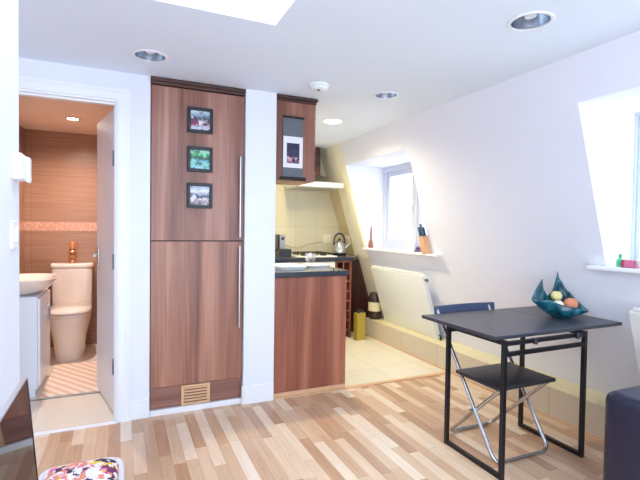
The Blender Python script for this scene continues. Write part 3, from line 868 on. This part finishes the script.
tag(finish('ornament', bm, M['purple'], smooth=True), 'small purple ornament on the kitchen sill beside the knife block', 'ornament')
bm = BM(); lathe(bm, [(.028, 0), (.03, .02), (.022, .07), (.012, .10), (.012, .16), (.008, .25), (0, .26)], (2.72, 4.60, KW[2]), 14)
tag(finish('peppermill', bm, M['rackwood'], smooth=True), 'slim reddish wooden mill at the far end of kitchen window sill', 'peppermill')
bm = BM(); lathe(bm, [(.04, 0), (.042, .02), (.042, .15), (.036, .155), (.0, .157)], (2.80, 3.93, KW[2]), 18)
tag(finish('candle', bm, M['white_enamel'], smooth=True), 'white cylindrical candle in the middle of kitchen window sill', 'candle')
z = RW[2]
gbt = root('spray_bottle', (2.72, 1.70, z), 'small green bottle at the corner of the right-hand window sill', 'bottle')
bm = BM(); lathe(bm, [(.018, z), (.021, z+.006), (.021, z+.038), (.010, z+.050), (.008, z+.056)], (2.72, 1.695, 0), 18); finish('bottle_body', bm, M['green_glass'], gbt, smooth=True)
bm = BM(); lathe(bm, [(.009, z+.056), (.010, z+.066), (.006, z+.078), (0, z+.079)], (2.72, 1.695, 0), 12); finish('cap', bm, M['green_cap'], gbt, smooth=True)
pk = root('gift_box', (2.70, 1.63, z), 'pink and red little box beside the green bottle on the sill', 'box')
PM = Matrix.Translation((2.705, 1.628, z)) @ Matrix.Rotation(math.radians(12), 4, 'Z')
bm = BM(); box(bm, -.03, .03, -.032, .024, 0, .045, .004, M4=PM); finish('box_body', bm, M['pink'], pk)
bm = BM(); box(bm, -.032, .032, .024, .036, 0, .047, .004, M4=PM); finish('ribbon', bm, M['red'], pk)
bm = BM(); lathe(bm, [(.02, 0), (.028, .004), (.05, .05), (.046, .05), (.024, .008)], (2.70, 1.545, z), 20)
tag(finish('dish', bm, M['ceramic'], smooth=True), 'white dish on the right-hand window sill at photo edge', 'dish')

# ------------------------------------------------------------------ dining table
tb = root('dining_table', (2.10, 1.95, 0), 'black drop-leaf dining table with square metal frame legs', 'table')
TZ = .747
TX0, TX1, TY0, TY1 = 1.748, 2.770, 1.702, 2.312
boxo('tabletop', (TX0, 2.440, TY0, TY1, TZ-.02, TZ), M['table_top'], tb, .003)
boxo('drop_leaf', (2.4415, TX1, TY0, TY1, TZ-.02, TZ), M['table_top'], tb, .003)
q = .0115
for nm, x in (('near', 1.802), ('far', 2.415)):
    zt = TZ-.02
    bm = BM()
    pts = [(x, 1.678+q, zt), (x, 1.678+q, q), (x, 2.115, q), (x, 2.115, zt)]
    for y in (1.69, 2.115): box(bm, x-q, x+q, y-q, y+q, 0, zt-.0005, .001, 1)
    box(bm, x-q, x+q, 1.69+q, 2.115-q, 0, 2*q, .001, 1)
    box(bm, x-q, x+q, 1.69+q, 2.115-q, zt-.026, zt-.001, .001, 1)
    finish('leg_frame', bm, M['black_metal'], tb)
for y, zs in ((1.69, (.708, .652)), (2.115, (.69,))):
    for z in zs:
        bm = BM(); box(bm, 1.802+q, 2.415-q, y-.009, y+.009, z-.011, z+.011, .001, 1)
        finish('rail', bm, M['black_metal'], tb)
bm = BM(); box(bm, 2.30, 2.60, 1.80, 1.815, TZ-.034, TZ-.0205, .001, 1); finish('leaf_support', bm, M['black_metal'], tb)
for xx in (2.0, 2.33):
    bm = BM(); lathe(bm, [(.012, 0), (.012, .018), (.006, .03)], (xx, 1.66+.01, TZ-.052), 12); 
    finish('catch', bm, M['black_metal'], tb, smooth=True)

# folding chair
ch = root('folding_chair', (2.07, 2.05, 0), 'black folding chair with grey tube frame tucked under the dining table', 'chair')
cx0, cx1 = 1.872, 2.288
def pt(x, yz): return (x, yz[0], yz[1])
A0, A1 = (2.395, .775), (1.800, .0115)      # back top -> front foot
B0, B1 = (1.80, .418), (2.215, .0115)       # seat front -> rear foot
bm = BM(); r = .0115
tube(bm, fillet([pt(cx0+.055, A0), pt(cx0, A1), pt(cx1, A1), pt(cx1+.09, A0)], .06, 6), r, 10)
finish('front_leg_frame', bm, M['chrome'], ch, smooth=True)
bm = BM(); i = .030
tube(bm, fillet([pt(cx0+i, B0), pt(cx0+i, B1), pt(cx1-i, B1), pt(cx1-i, B0)], .06, 6), r, 10)
finish('rear_leg_frame', bm, M['chrome'], ch, smooth=True)
bm = BM(); box(bm, 1.852, 2.292, 1.765, 2.11, .424, .446, .008, 3)
finish('seat', bm, M['seat'], ch, smooth=40)
bm = BM(); n = 10
ringsA = []
for k in range(n+1):
    t = k/n; x = 1.905 + t*.515; yb = 2.368 + .022*math.sin(PI*t)
    ringsA.append([(x, yb-.008, .695), (x, yb+.010, .695), (x, yb+.022, .782), (x, yb+.004, .782)])
loft(bm, ringsA); finish('backrest', bm, M['chair_back'], ch, smooth=30)
for x in (cx0, cx1):
    bm = BM(); y_ = 1.800+(2.395-1.80)*(.41/.775)
    tube(bm, [(x-.016, 1.985, .245), (x+.016, 1.985, .245)], .008, 8) if False else tube(bm, [(x-.014 if x == cx0 else x+.014, 1.985, .245), (x+i if x == cx0 else x-i, 1.985, .245)], .006, 8)
    finish('pivot', bm, M['darkmetal'], ch, smooth=True)

# glass bowl with points
gx, gy = 2.555, 1.955
bw = root('glass_bowl', (gx, gy, TZ), 'teal art-glass bowl with pulled-up points on the black table', 'bowl')
E1 = Vector((.913, -.408, 0)); E2 = Vector((.408, .913, 0))
KEYS = [(-18, .160, .050), (6, .115, .10), (34, .095, .155), (62, .075, .225), (88, .042, .285), (104, .062, .165), (122, .085, .12), (142, .098, .165), (158, .105, .235), (170, .150, .16), (186, .190, .105), (214, .125, .115), (250, .085, .085), (290, .095, .075), (320, .12, .06), (342, .160, .050)]
def rim(th):
    for (a, ra, za), (b, rb, zb) in zip(KEYS, KEYS[1:]):
        if a <= th <= b:
            t = (th-a)/(b-a); t = t*t*(3-2*t)*.55 + t*.45
            return ra+(rb-ra)*t, za+(zb-za)*t
NA, NR = 96, 16
bm = BM(); rings = []
for j in range(NR+1):
    t = j/NR; ring = []
    for k in range(NA):
        th = -18 + 360*k/NA; rr, zz = rim(th)
        r0 = .046
        # cup shape low, then out to the rim
        rad = r0 + (rr-r0)*(t**.9) + .022*math.sin(PI*t)*max(0, 1-abs(rr-.08)/.1)
        hz = .004 + (zz-.004)*(t**1.12)
        a_ = math.radians(th)
        p = Vector((gx, gy, TZ)) + E1*rad*math.cos(a_) + E2*rad*math.sin(a_); p.z = TZ+.001+hz
        ring.append(p)
    rings.append(ring)
loft(bm, rings, cap0=True, cap1=False)
bo = finish('glass_shell', bm, M['teal'], bw, smooth=80)
sd = bo.modifiers.new('thickness', 'SOLIDIFY'); sd.thickness = .006; sd.offset = 1
bm = BM(); lathe(bm, [(.048, TZ), (.05, TZ+.004), (.04, TZ+.008)], (gx, gy, 0), 24)
finish('foot', bm, M['teal'], bw, smooth=True)

def fruit(nm, u, v, z, r, mat, lab, cat, sq=.94):
    bm = BM()
    bmesh.ops.create_uvsphere(bm, u_segments=20, v_segments=14, radius=r)
    for vv in bm.verts:
        d_ = math.hypot(vv.co.x, vv.co.y)/r
        vv.co.z *= sq
        if vv.co.z > 0: vv.co.z -= .18*r*math.exp(-(d_/.22)**2)
    p = Vector((gx, gy, TZ+z)) + E1*u + E2*v
    bmesh.ops.translate(bm, verts=bm.verts[:], vec=p)
    rt = root(nm, (p.x, p.y, p.z-r*sq), lab, cat)
    finish('flesh', bm, M[mat], rt, smooth=True)
    bm = BM(); tube(bm, [p+Vector((0, 0, r*sq*.75)), p+Vector((.003, 0, r*sq*.75+.012))], .002, 6)
    finish('stem', bm, M['jar_dark'], rt, smooth=True)
fruit('peach', .052, -.025, .088, .042, 'peach', 'orange-pink peach at the front of the teal glass bowl', 'fruit')
fruit('lemon', -.012, .028, .130, .034, 'lemon', 'pale yellow round fruit on top in the teal glass bowl', 'fruit')
fruit('apple', -.03, -.03, .080, .034, 'cream_fruit', 'cream fruit at the front left inside the teal glass bowl', 'fruit')
fruit('plum', .105, .03, .085, .022, 'cream_fruit', 'small whitish fruit near the right tip of the teal glass bowl', 'fruit')

# ------------------------------------------------------------------ sofa
sf = root('sofa', (2.42, .3, 0), 'navy leather sofa arm at the lower right beside the dining table', 'sofa')
SX0, SX1, SY = 1.938, 2.63, 1.272
bm = BM(); box(bm, SX0, SX1, SY-.20, SY, .05, .597, .045, 6); finish('armrest', bm, M['leather'], sf, smooth=50)
bm = BM(); box(bm, SX0, SX1, -.95, -.75, .05, .597, .045, 6); finish('armrest', bm, M['leather'], sf, smooth=50)
bm = BM(); box(bm, SX0+.03, SX1, -.745, SY-.205, .05, .30, .02, 3); finish('seat_base', bm, M['leather'], sf, smooth=50)
for y0, y1 in ((-.74, .16), (.165, SY-.208)):
    bm = BM(); box(bm, SX0+.02, 2.60, y0, y1, .302, .45, .04, 4); finish('seat_cushion', bm, M['leather'], sf, smooth=50)
    bm = BM(); box(bm, 2.42, 2.60, y0, y1, .452, .76, .05, 4); finish('back_cushion', bm, M['leather'], sf, smooth=50)
for x in (SX0+.06, SX1-.06):
    for y in (SY-.08, -.85):
        bm = BM(); lathe(bm, [(.02, 0), (.025, .05)], (x, y, 0), 12); finish('foot', bm, M['black_gloss'], sf, smooth=True)

# ------------------------------------------------------------------ dark glossy screen on left wall
tvr = root('television', (-.25, .8, .3), 'dark glossy screen with pale top edge leaning along the left wall', 'television')
ty0, ty1 = .35, 1.243
def tvp(w, z, y):   # leaning plane
    x = -.2040 + (.9264-z)*.0851
    return (x-w, y, z)
bm = BM(); z0, z1 = .30, .9225
rings = [[tvp(0, z0, y), tvp(.008, z0, y), tvp(.008, z1, y), tvp(0, z1, y)] for y in (ty0, ty1)]
loft(bm, rings); finish('screen', bm, M['screen'], tvr)
bm = BM(); rings = [[tvp(-.001, z1, y), tvp(.009, z1, y), tvp(.009, z1+.004, y), tvp(-.001, z1+.004, y)] for y in (ty0, ty1)]
loft(bm, rings); finish('top_edge', bm, M['bezel'], tvr)
bm = BM(); rings = [[tvp(-.001, z0, y), tvp(.008, z0, y), tvp(.008, z1, y), tvp(-.001, z1, y)] for y in (ty1+.0005, ty1+.007)]
loft(bm, rings); finish('side_edge', bm, M['black_gloss'], tvr)
bm = BM(); rings = [[tvp(.0085, z_, .7), tvp(.0085, z_, .9), (-.2995, .9, z_), (-.2995, .7, z_)] for z_ in (.5, .7)]
loft(bm, rings); finish('wall_bracket', bm, M['black_metal'], tvr)
# thermostat and switch on left wall
th = root('thermostat', (-.3, 1.66, 1.44), 'white boxy thermostat on the left wall near its end', 'thermostat')
boxo('housing', (-.3, -.272, 1.60, 1.69, 1.425, 1.505), M['white_plastic'], th, .006, 3)
bm = BM(); box(bm, -.2725, -.262, 1.655, 1.695, 1.42, 1.50, .005, 3); finish('dial', bm, M['white_plastic'], th)
ls = root('light_switch', (-.3, 1.62, 1.21), 'white rocker light switch on the left wall below the thermostat', 'switch')
boxo('plate', (-.3, -.291, 1.575, 1.66, 1.215, 1.30), M['white_plastic'], ls, .003)
boxo('rocker', (-.2915, -.286, 1.605, 1.63, 1.235, 1.28), M['white_plastic'], ls, .002)

# ------------------------------------------------------------------ floral cushion on the floor
def floral_mat():
    m, nt, p = new_mat('floral_print')
    tc = N(nt, 'ShaderNodeTexCoord')
    v = N(nt, 'ShaderNodeTexVoronoi', i_Scale=26.0); v.inputs['Randomness'].default_value = 1
    n = N(nt, 'ShaderNodeTexNoise', i_Scale=20.0, i_Detail=2.0); L(nt, tc, 'Object', n, 'Vector')
    mx = N(nt, 'ShaderNodeMix', data_type='VECTOR'); mx.inputs[0].default_value = .12
    L(nt, tc, 'Object', mx, 4); L(nt, n, 'Color', mx, 5); L(nt, mx, 1, v, 'Vector')
    sp = N(nt, 'ShaderNodeSeparateColor'); L(nt, v, 'Color', sp, 0)
    r = ramp(nt, [(0, (242, 238, 240)), (.28, (40, 44, 84)), (.44, (250, 244, 240)), (.58, (236, 150, 130)), (.70, (120, 50, 96)), (.78, (244, 206, 80)), (.86, (236, 120, 170)), (.93, (250, 246, 242))])
    r.color_ramp.interpolation = 'CONSTANT'
    L(nt, sp, 0, r, 0); L(nt, r, 'Color', p, 'Base Color'); p.inputs['Roughness'].default_value = .8
    return m
cu = root('floor_cushion', (-.17, 2.345, 0), 'floral printed cushion with white border lying on the wood floor', 'cushion')
def pillow(bm, cx, cy, hx, hy, z0, th, n=24, rot=0):
    top, bot = [], []
    for i in range(n+1):
        rt, rb = [], []
        for j in range(n+1):
            u, v = -1+2*i/n, -1+2*j/n
            k = (1-abs(u)**2.6)*(1-abs(v)**2.6)
            pin = 1-.05*(1-abs(u))*0 - .06*(abs(v)**2*(1-u*u)) if False else 1
            x = cx + hx*u*(1-.07*(1-v*v)*abs(u)**3*0 - .06*(1-abs(v)))
            y = cy + hy*v*(1-.06*(1-abs(u)))
            h = th*.5*max(k, 0)**.5
            w = .006*math.sin(9*u+3*v)*k
            rt.append(bm.verts.new((x, y, z0+th*.5+h+w))); 
            rb.append(bm.verts.new((x, y, z0+th*.5-h)) if 0 < i < n and 0 < j < n else rt[-1])
        top.append(rt); bot.append(rb)
    for i in range(n):
        for j in range(n):
            bm.faces.new((top[i][j], top[i+1][j], top[i+1][j+1], top[i][j+1]))
            q_ = [bot[i][j], bot[i][j+1], bot[i+1][j+1], bot[i+1][j]]
            if len(set(q_)) == 4:
                try: bm.faces.new(q_)
                except ValueError: pass
bm = BM(); pillow(bm, -.174, 2.345, .172, .20, .001, .12); finish('cover', bm, floral_mat(), cu, smooth=True)
bm = BM()
bp = []
for k in range(48):
    t = 2*PI*k/48; c, s = math.cos(t), math.sin(t)
    bp.append((-.174+.179*math.copysign(abs(c)**.35, c), 2.345+.206*math.copysign(abs(s)**.35, s), .061))
tube(bm, bp, .014, 8, closed=True)
finish('border', bm, M['paper'], cu, smooth=True)

# ------------------------------------------------------------------ bathroom fittings
to = root('toilet', (-.455, 5.05, 0), 'white close-coupled toilet with skirted base at the bathroom back wall', 'toilet')
tx = -.455
bm = BM(); rings = []
for z, a, yb, yf in ((0, .135, 5.33, 4.775), (.03, .132, 5.33, 4.78), (.12, .135, 5.33, 4.77), (.22, .152, 5.33, 4.745), (.32, .175, 5.33, 4.715), (.39, .190, 5.33, 4.695), (.42, .190, 5.33, 4.69)):
    cy, b = (yb+yf)/2, (yb-yf)/2
    rings.append([(x, y, z) for x, y, z in superell(tx, cy, a, b, z, 40, 2.7)])
loft(bm, rings); finish('pan', bm, M['ceramic'], to, smooth=50)
bm = BM(); rings = []
for z, s in ((.422, .97), (.428, 1.0), (.445, 1.0), (.452, .97)):
    rings.append(superell(tx, 4.925, .194*s, .25*s, z, 40, 2.6))
loft(bm, rings); finish('seat_ring', bm, M['ceramic'], to, smooth=50)
bm = BM(); rings = []
for z, s in ((.456, .97), (.462, 1.0), (.478, .99), (.488, .93)):
    rings.append(superell(tx, 4.925, .196*s, .252*s, z, 40, 2.6))
loft(bm, rings); finish('lid', bm, M['ceramic'], to, smooth=50)
bm = BM(); rings = []
for z, a, b in ((.40, .176, .09), (.48, .182, .098), (.84, .188, .105)):
    rings.append(superell(tx, 5.285, a, b, z, 40, 7))
loft(bm, rings); finish('cistern', bm, M['ceramic'], to, smooth=50)
bm = BM(); rings = []
for z, s in ((.842, .99), (.848, 1.03), (.885, 1.03), (.893, .99)):
    rings.append(superell(tx, 5.285, .188*s, .105*s, z, 40, 7))
loft(bm, rings); finish('cistern_lid', bm, M['ceramic'], to, smooth=50)

ob = root('ornate_bottle', (-.455, 5.26, .893), 'ornate brown bottle with copper top standing on toilet cistern', 'bottle')
bx, by, z = -.455, 5.25, .893
bm = BM(); lathe(bm, [(.036, z), (.04, z+.01), (.028, z+.03), (.042, z+.055), (.03, z+.085), (.04, z+.11), (.026, z+.135), (.022, z+.14)], (bx, by, 0), 20)
finish('bottle_body', bm, M['bottle_brown'], ob, smooth=True)
bm = BM(); lathe(bm, [(.024, z+.14), (.034, z+.15), (.034, z+.205), (.026, z+.22), (0, z+.223)], (bx, by, 0), 20)
finish('cap', bm, M['bottle_cap'], ob, smooth=True)

vn = root('vanity_unit', (-.73, 4.12, 0), 'white gloss vanity unit with doors, left inside the bathroom', 'vanity unit')
boxo('cabinet_body', (-.895, -.565, 3.86, 4.40, .06, .75), M['vanity'], vn, .003)
boxo('plinth', (-.895, -.58, 3.87, 4.39, 0, .06), M['vanity'], vn, 0)
for y0 in (3.87, 4.132):
    dr = boxo('door', (-.564, -.548, y0, y0+.256, .08, .735), M['vanity'], vn, .002)
    bm = BM(); yh = y0+.225 if y0 < 4 else y0+.03
    tube(bm, fillet([(-.549, yh, .54), (-.522, yh, .54), (-.522, yh, .64), (-.549, yh, .64)], .01), .006, 8)
    finish('handle', bm, M['chrome'], dr, smooth=True)
bs = root('wash_basin', (-.70, 4.12, .752), 'white bow-fronted wash basin on top of the vanity unit', 'basin')
bm = BM(); rings = []
def bring(z, s, xo, p=2.6):
    out = []
    for k in range(48):
        t = 2*PI*k/48; c, s_ = math.cos(t), math.sin(t)
        x = -.72 + (.255*s+xo)*math.copysign(abs(c)**(2/p), c); y = 4.12 + (.30*s)*math.copysign(abs(s_)**(2/p), s_)
        out.append((max(x, -.893), y, z))
    return out
for z, s, xo in ((.792, .60, -.02), (.82, .74, .0), (.86, .9, .0), (.895, .98, .0), (.905, 1.0, .0), (.912, .985, 0), (.908, .88, -.005), (.87, .74, -.01), (.825, .5, -.02)):
    rings.append(bring(z-.038, s, xo))
loft(bm, rings); finish('bowl', bm, M['ceramic'], bs, smooth=50)
bm = BM(); tube(bm, fillet([(-.85, 4.12, .868), (-.85, 4.12, .98), (-.73, 4.12, .96)], .03), .012, 10)
finish('tap', bm, M['chrome'], bs, smooth=True)

bm = BM(); box(bm, -.545, -.12, 3.82, 4.655, .001, .012, .004)
tag(finish('bath_mat', bm, M['mat_fabric']), 'peach bath mat with white diagonal stripes in front of toilet', 'mat')

# ------------------------------------------------------------------ ceiling things
labs = ['unlit recessed downlight nearest the tall walnut cupboard, above the bathroom doorway side', 'unlit recessed downlight in the middle of the ceiling, right of the smoke alarm',
        'large unlit recessed downlight nearest the viewer, upper right above the table', 'glowing warm recessed downlight over the kitchen']
for (x, y, r), lab, on_ in zip(LIGHTS, labs, (0, 0, 0, 1)):
    d_ = root('downlight', (x, y, H-.004), lab, 'downlight', 'recessed living room downlights')
    bm = BM(); lathe(bm, [(r-.004, H-.001), (r-.004, H-.006), (r+.008, H-.006), (r+.012, H-.0005)], (x, y, 0), 36, caps=False)
    finish('trim_ring', bm, M['trim'], d_, smooth=True)
    bm = BM(); lathe(bm, [(r-.003, H-.003), (r-.010, H+.05), (r-.03, H+.095), (.0, H+.098)], (x, y, 0), 36, caps=False)
    finish('reflector', bm, M['reflector'], d_, smooth=True)
    bm = BM()
    if on_: lathe(bm, [(r-.014, H+.012), (r-.014, H+.016), (0, H+.018)], (x, y, 0), 24)
    else: lathe(bm, [(.012, H+.095), (.028, H+.07), (.034, H+.045), (.026, H+.02), (.0, H+.016)], (x, y, 0), 20)
    finish('bulb', bm, M['lamp_on'] if on_ else M['lamp_off'], d_, smooth=True)
x, y, r = BL
d_ = root('downlight', (x, y, H-.024), 'small glowing recessed downlight in the bathroom ceiling', 'downlight')
bm = BM(); lathe(bm, [(r-.003, H-.021), (r-.003, H-.026), (r+.008, H-.026), (r+.012, H-.0205)], (x, y, 0), 28, caps=False); finish('trim_ring', bm, M['chrome'], d_, smooth=True)
bm = BM(); lathe(bm, [(r-.004, H-.019), (r-.004, H-.016), (0, H-.014)], (x, y, 0), 24); finish('bulb', bm, M['bath_lamp_on'], d_, smooth=True)

sm = root('smoke_alarm', (1.235, 2.82, H-.05), 'round white smoke alarm on the ceiling before the wall cupboard', 'smoke alarm')
sx_, sy_ = 1.243, 2.835
bm = BM(); lathe(bm, [(.066, H-.0005), (.068, H-.016), (.064, H-.02)], (sx_, sy_, 0), 32); finish('base', bm, M['white_plastic'], sm, smooth=True)
bm = BM(); lathe(bm, [(.058, H-.0195), (.056, H-.034), (.046, H-.042), (.0, H-.044)], (sx_, sy_, 0), 32); finish('cover', bm, M['white_plastic'], sm, smooth=True)
bm = BM(); lathe(bm, [(.012, H-.0435), (.012, H-.046), (0, H-.0465)], (sx_-.012, sy_-.02, 0), 14); finish('sensor', bm, M['darkmetal'], sm, smooth=True)

# ------------------------------------------------------------------ neighbouring house outside
nb = root('neighbour_house', (9, 4.5, -4), 'brick neighbour house seen through the right-hand window', 'house')
bm = BM(); box(bm, 8.2, 11.0, .5, 5.05, -4, 2.35); finish('brick_wall', bm, M['brick'], nb)
bm = BM(); prism(bm, [(8.0, 2.35), (11.2, 2.35), (9.6, 3.6)], 1, .4, 5.1); finish('roof', bm, M['slate'], nb)

# ------------------------------------------------------------------ camera
R = ((0.9131, -0.4076, 0.0142), (0.0021, -0.0301, -0.9995), (0.4078, 0.9127, -0.0266))
r_ = Vector(R[0]).normalized(); b_ = -Vector(R[2]).normalized(); u_ = b_.cross(r_).normalized(); r_ = u_.cross(b_)
cam = bpy.data.cameras.new('camera'); co = bpy.data.objects.new('camera', cam); COL.objects.link(co)
mw = Matrix.Identity(4)
for i in range(3):
    mw[i][0], mw[i][1], mw[i][2] = r_[i], u_[i], b_[i]
mw[2][3] = 1.29
co.matrix_world = mw
cam.sensor_width = 36; cam.lens = 446.14/640*36; cam.clip_start = .02; cam.clip_end = 200
SC.camera = co

# ------------------------------------------------------------------ light
w = bpy.data.worlds.new('sky'); SC.world = w; w.use_nodes = True
bg = w.node_tree.nodes['Background']; bg.inputs[0].default_value = (.71, .855, 1.0, 1); bg.inputs[1].default_value = 3.2

def portal(name, loc, rot, sx, sy):
    l = bpy.data.lights.new(name, 'AREA'); l.shape = 'RECTANGLE'; l.size = sx; l.size_y = sy
    l.cycles.is_portal = True
    o = bpy.data.objects.new(name, l); COL.objects.link(o); o.location = loc; o.rotation_euler = rot
portal('portal_kitchen_window', (GX+.1, (KW[0]+KW[1])/2, (KW[2]+KW[3])/2), (0, PI/2, 0), KW[3]-KW[2], KW[1]-KW[0])
portal('portal_right_window', (GX+.1, (RW[0]+RW[1])/2, (RW[2]+RW[3])/2), (0, PI/2, 0), RW[3]-RW[2], RW[1]-RW[0])
portal('portal_skylight', ((SKY[0]+SKY[1])/2, (SKY[2]+SKY[3])/2, H+.36), (0, 0, 0), SKY[1]-SKY[0], SKY[3]-SKY[2])
portal('portal_rear', (1.0, YE, H/2), (PI/2, 0, PI), 3.8, H)

def spot(name, loc, col, power, size, angle=160, blend=.8):
    l = bpy.data.lights.new(name, 'SPOT'); l.energy = power; l.color = col; l.shadow_soft_size = size
    l.spot_size = math.radians(angle); l.spot_blend = blend
    o = bpy.data.objects.new(name, l); COL.objects.link(o); o.location = loc
spot('kitchen_downlight_and_fill', (LIGHTS[3][0], LIGHTS[3][1], H-.01), (1, .88, .58), 70, .06)
spot('kitchen_downlight_and_fill', (1.78, 4.60, H-.01), (1, .82, .46), 26, .06)  # added unseen fill, no fitting here, warms the kitchen walls
spot('bathroom_downlight_lamp', (BL[0], BL[1], H-.035), (1, .87, .76), 84, .04)
vs = SC.view_settings
vs.view_transform = 'Standard'; vs.look = 'None'; vs.gamma = 1; vs.use_curve_mapping = False
vs.exposure = .53
SC.cycles.use_denoising = True
SC.cycles.max_bounces = 10; SC.cycles.diffuse_bounces = 6; SC.cycles.transparent_max_bounces = 12
SC.cycles.sample_clamp_indirect = 6
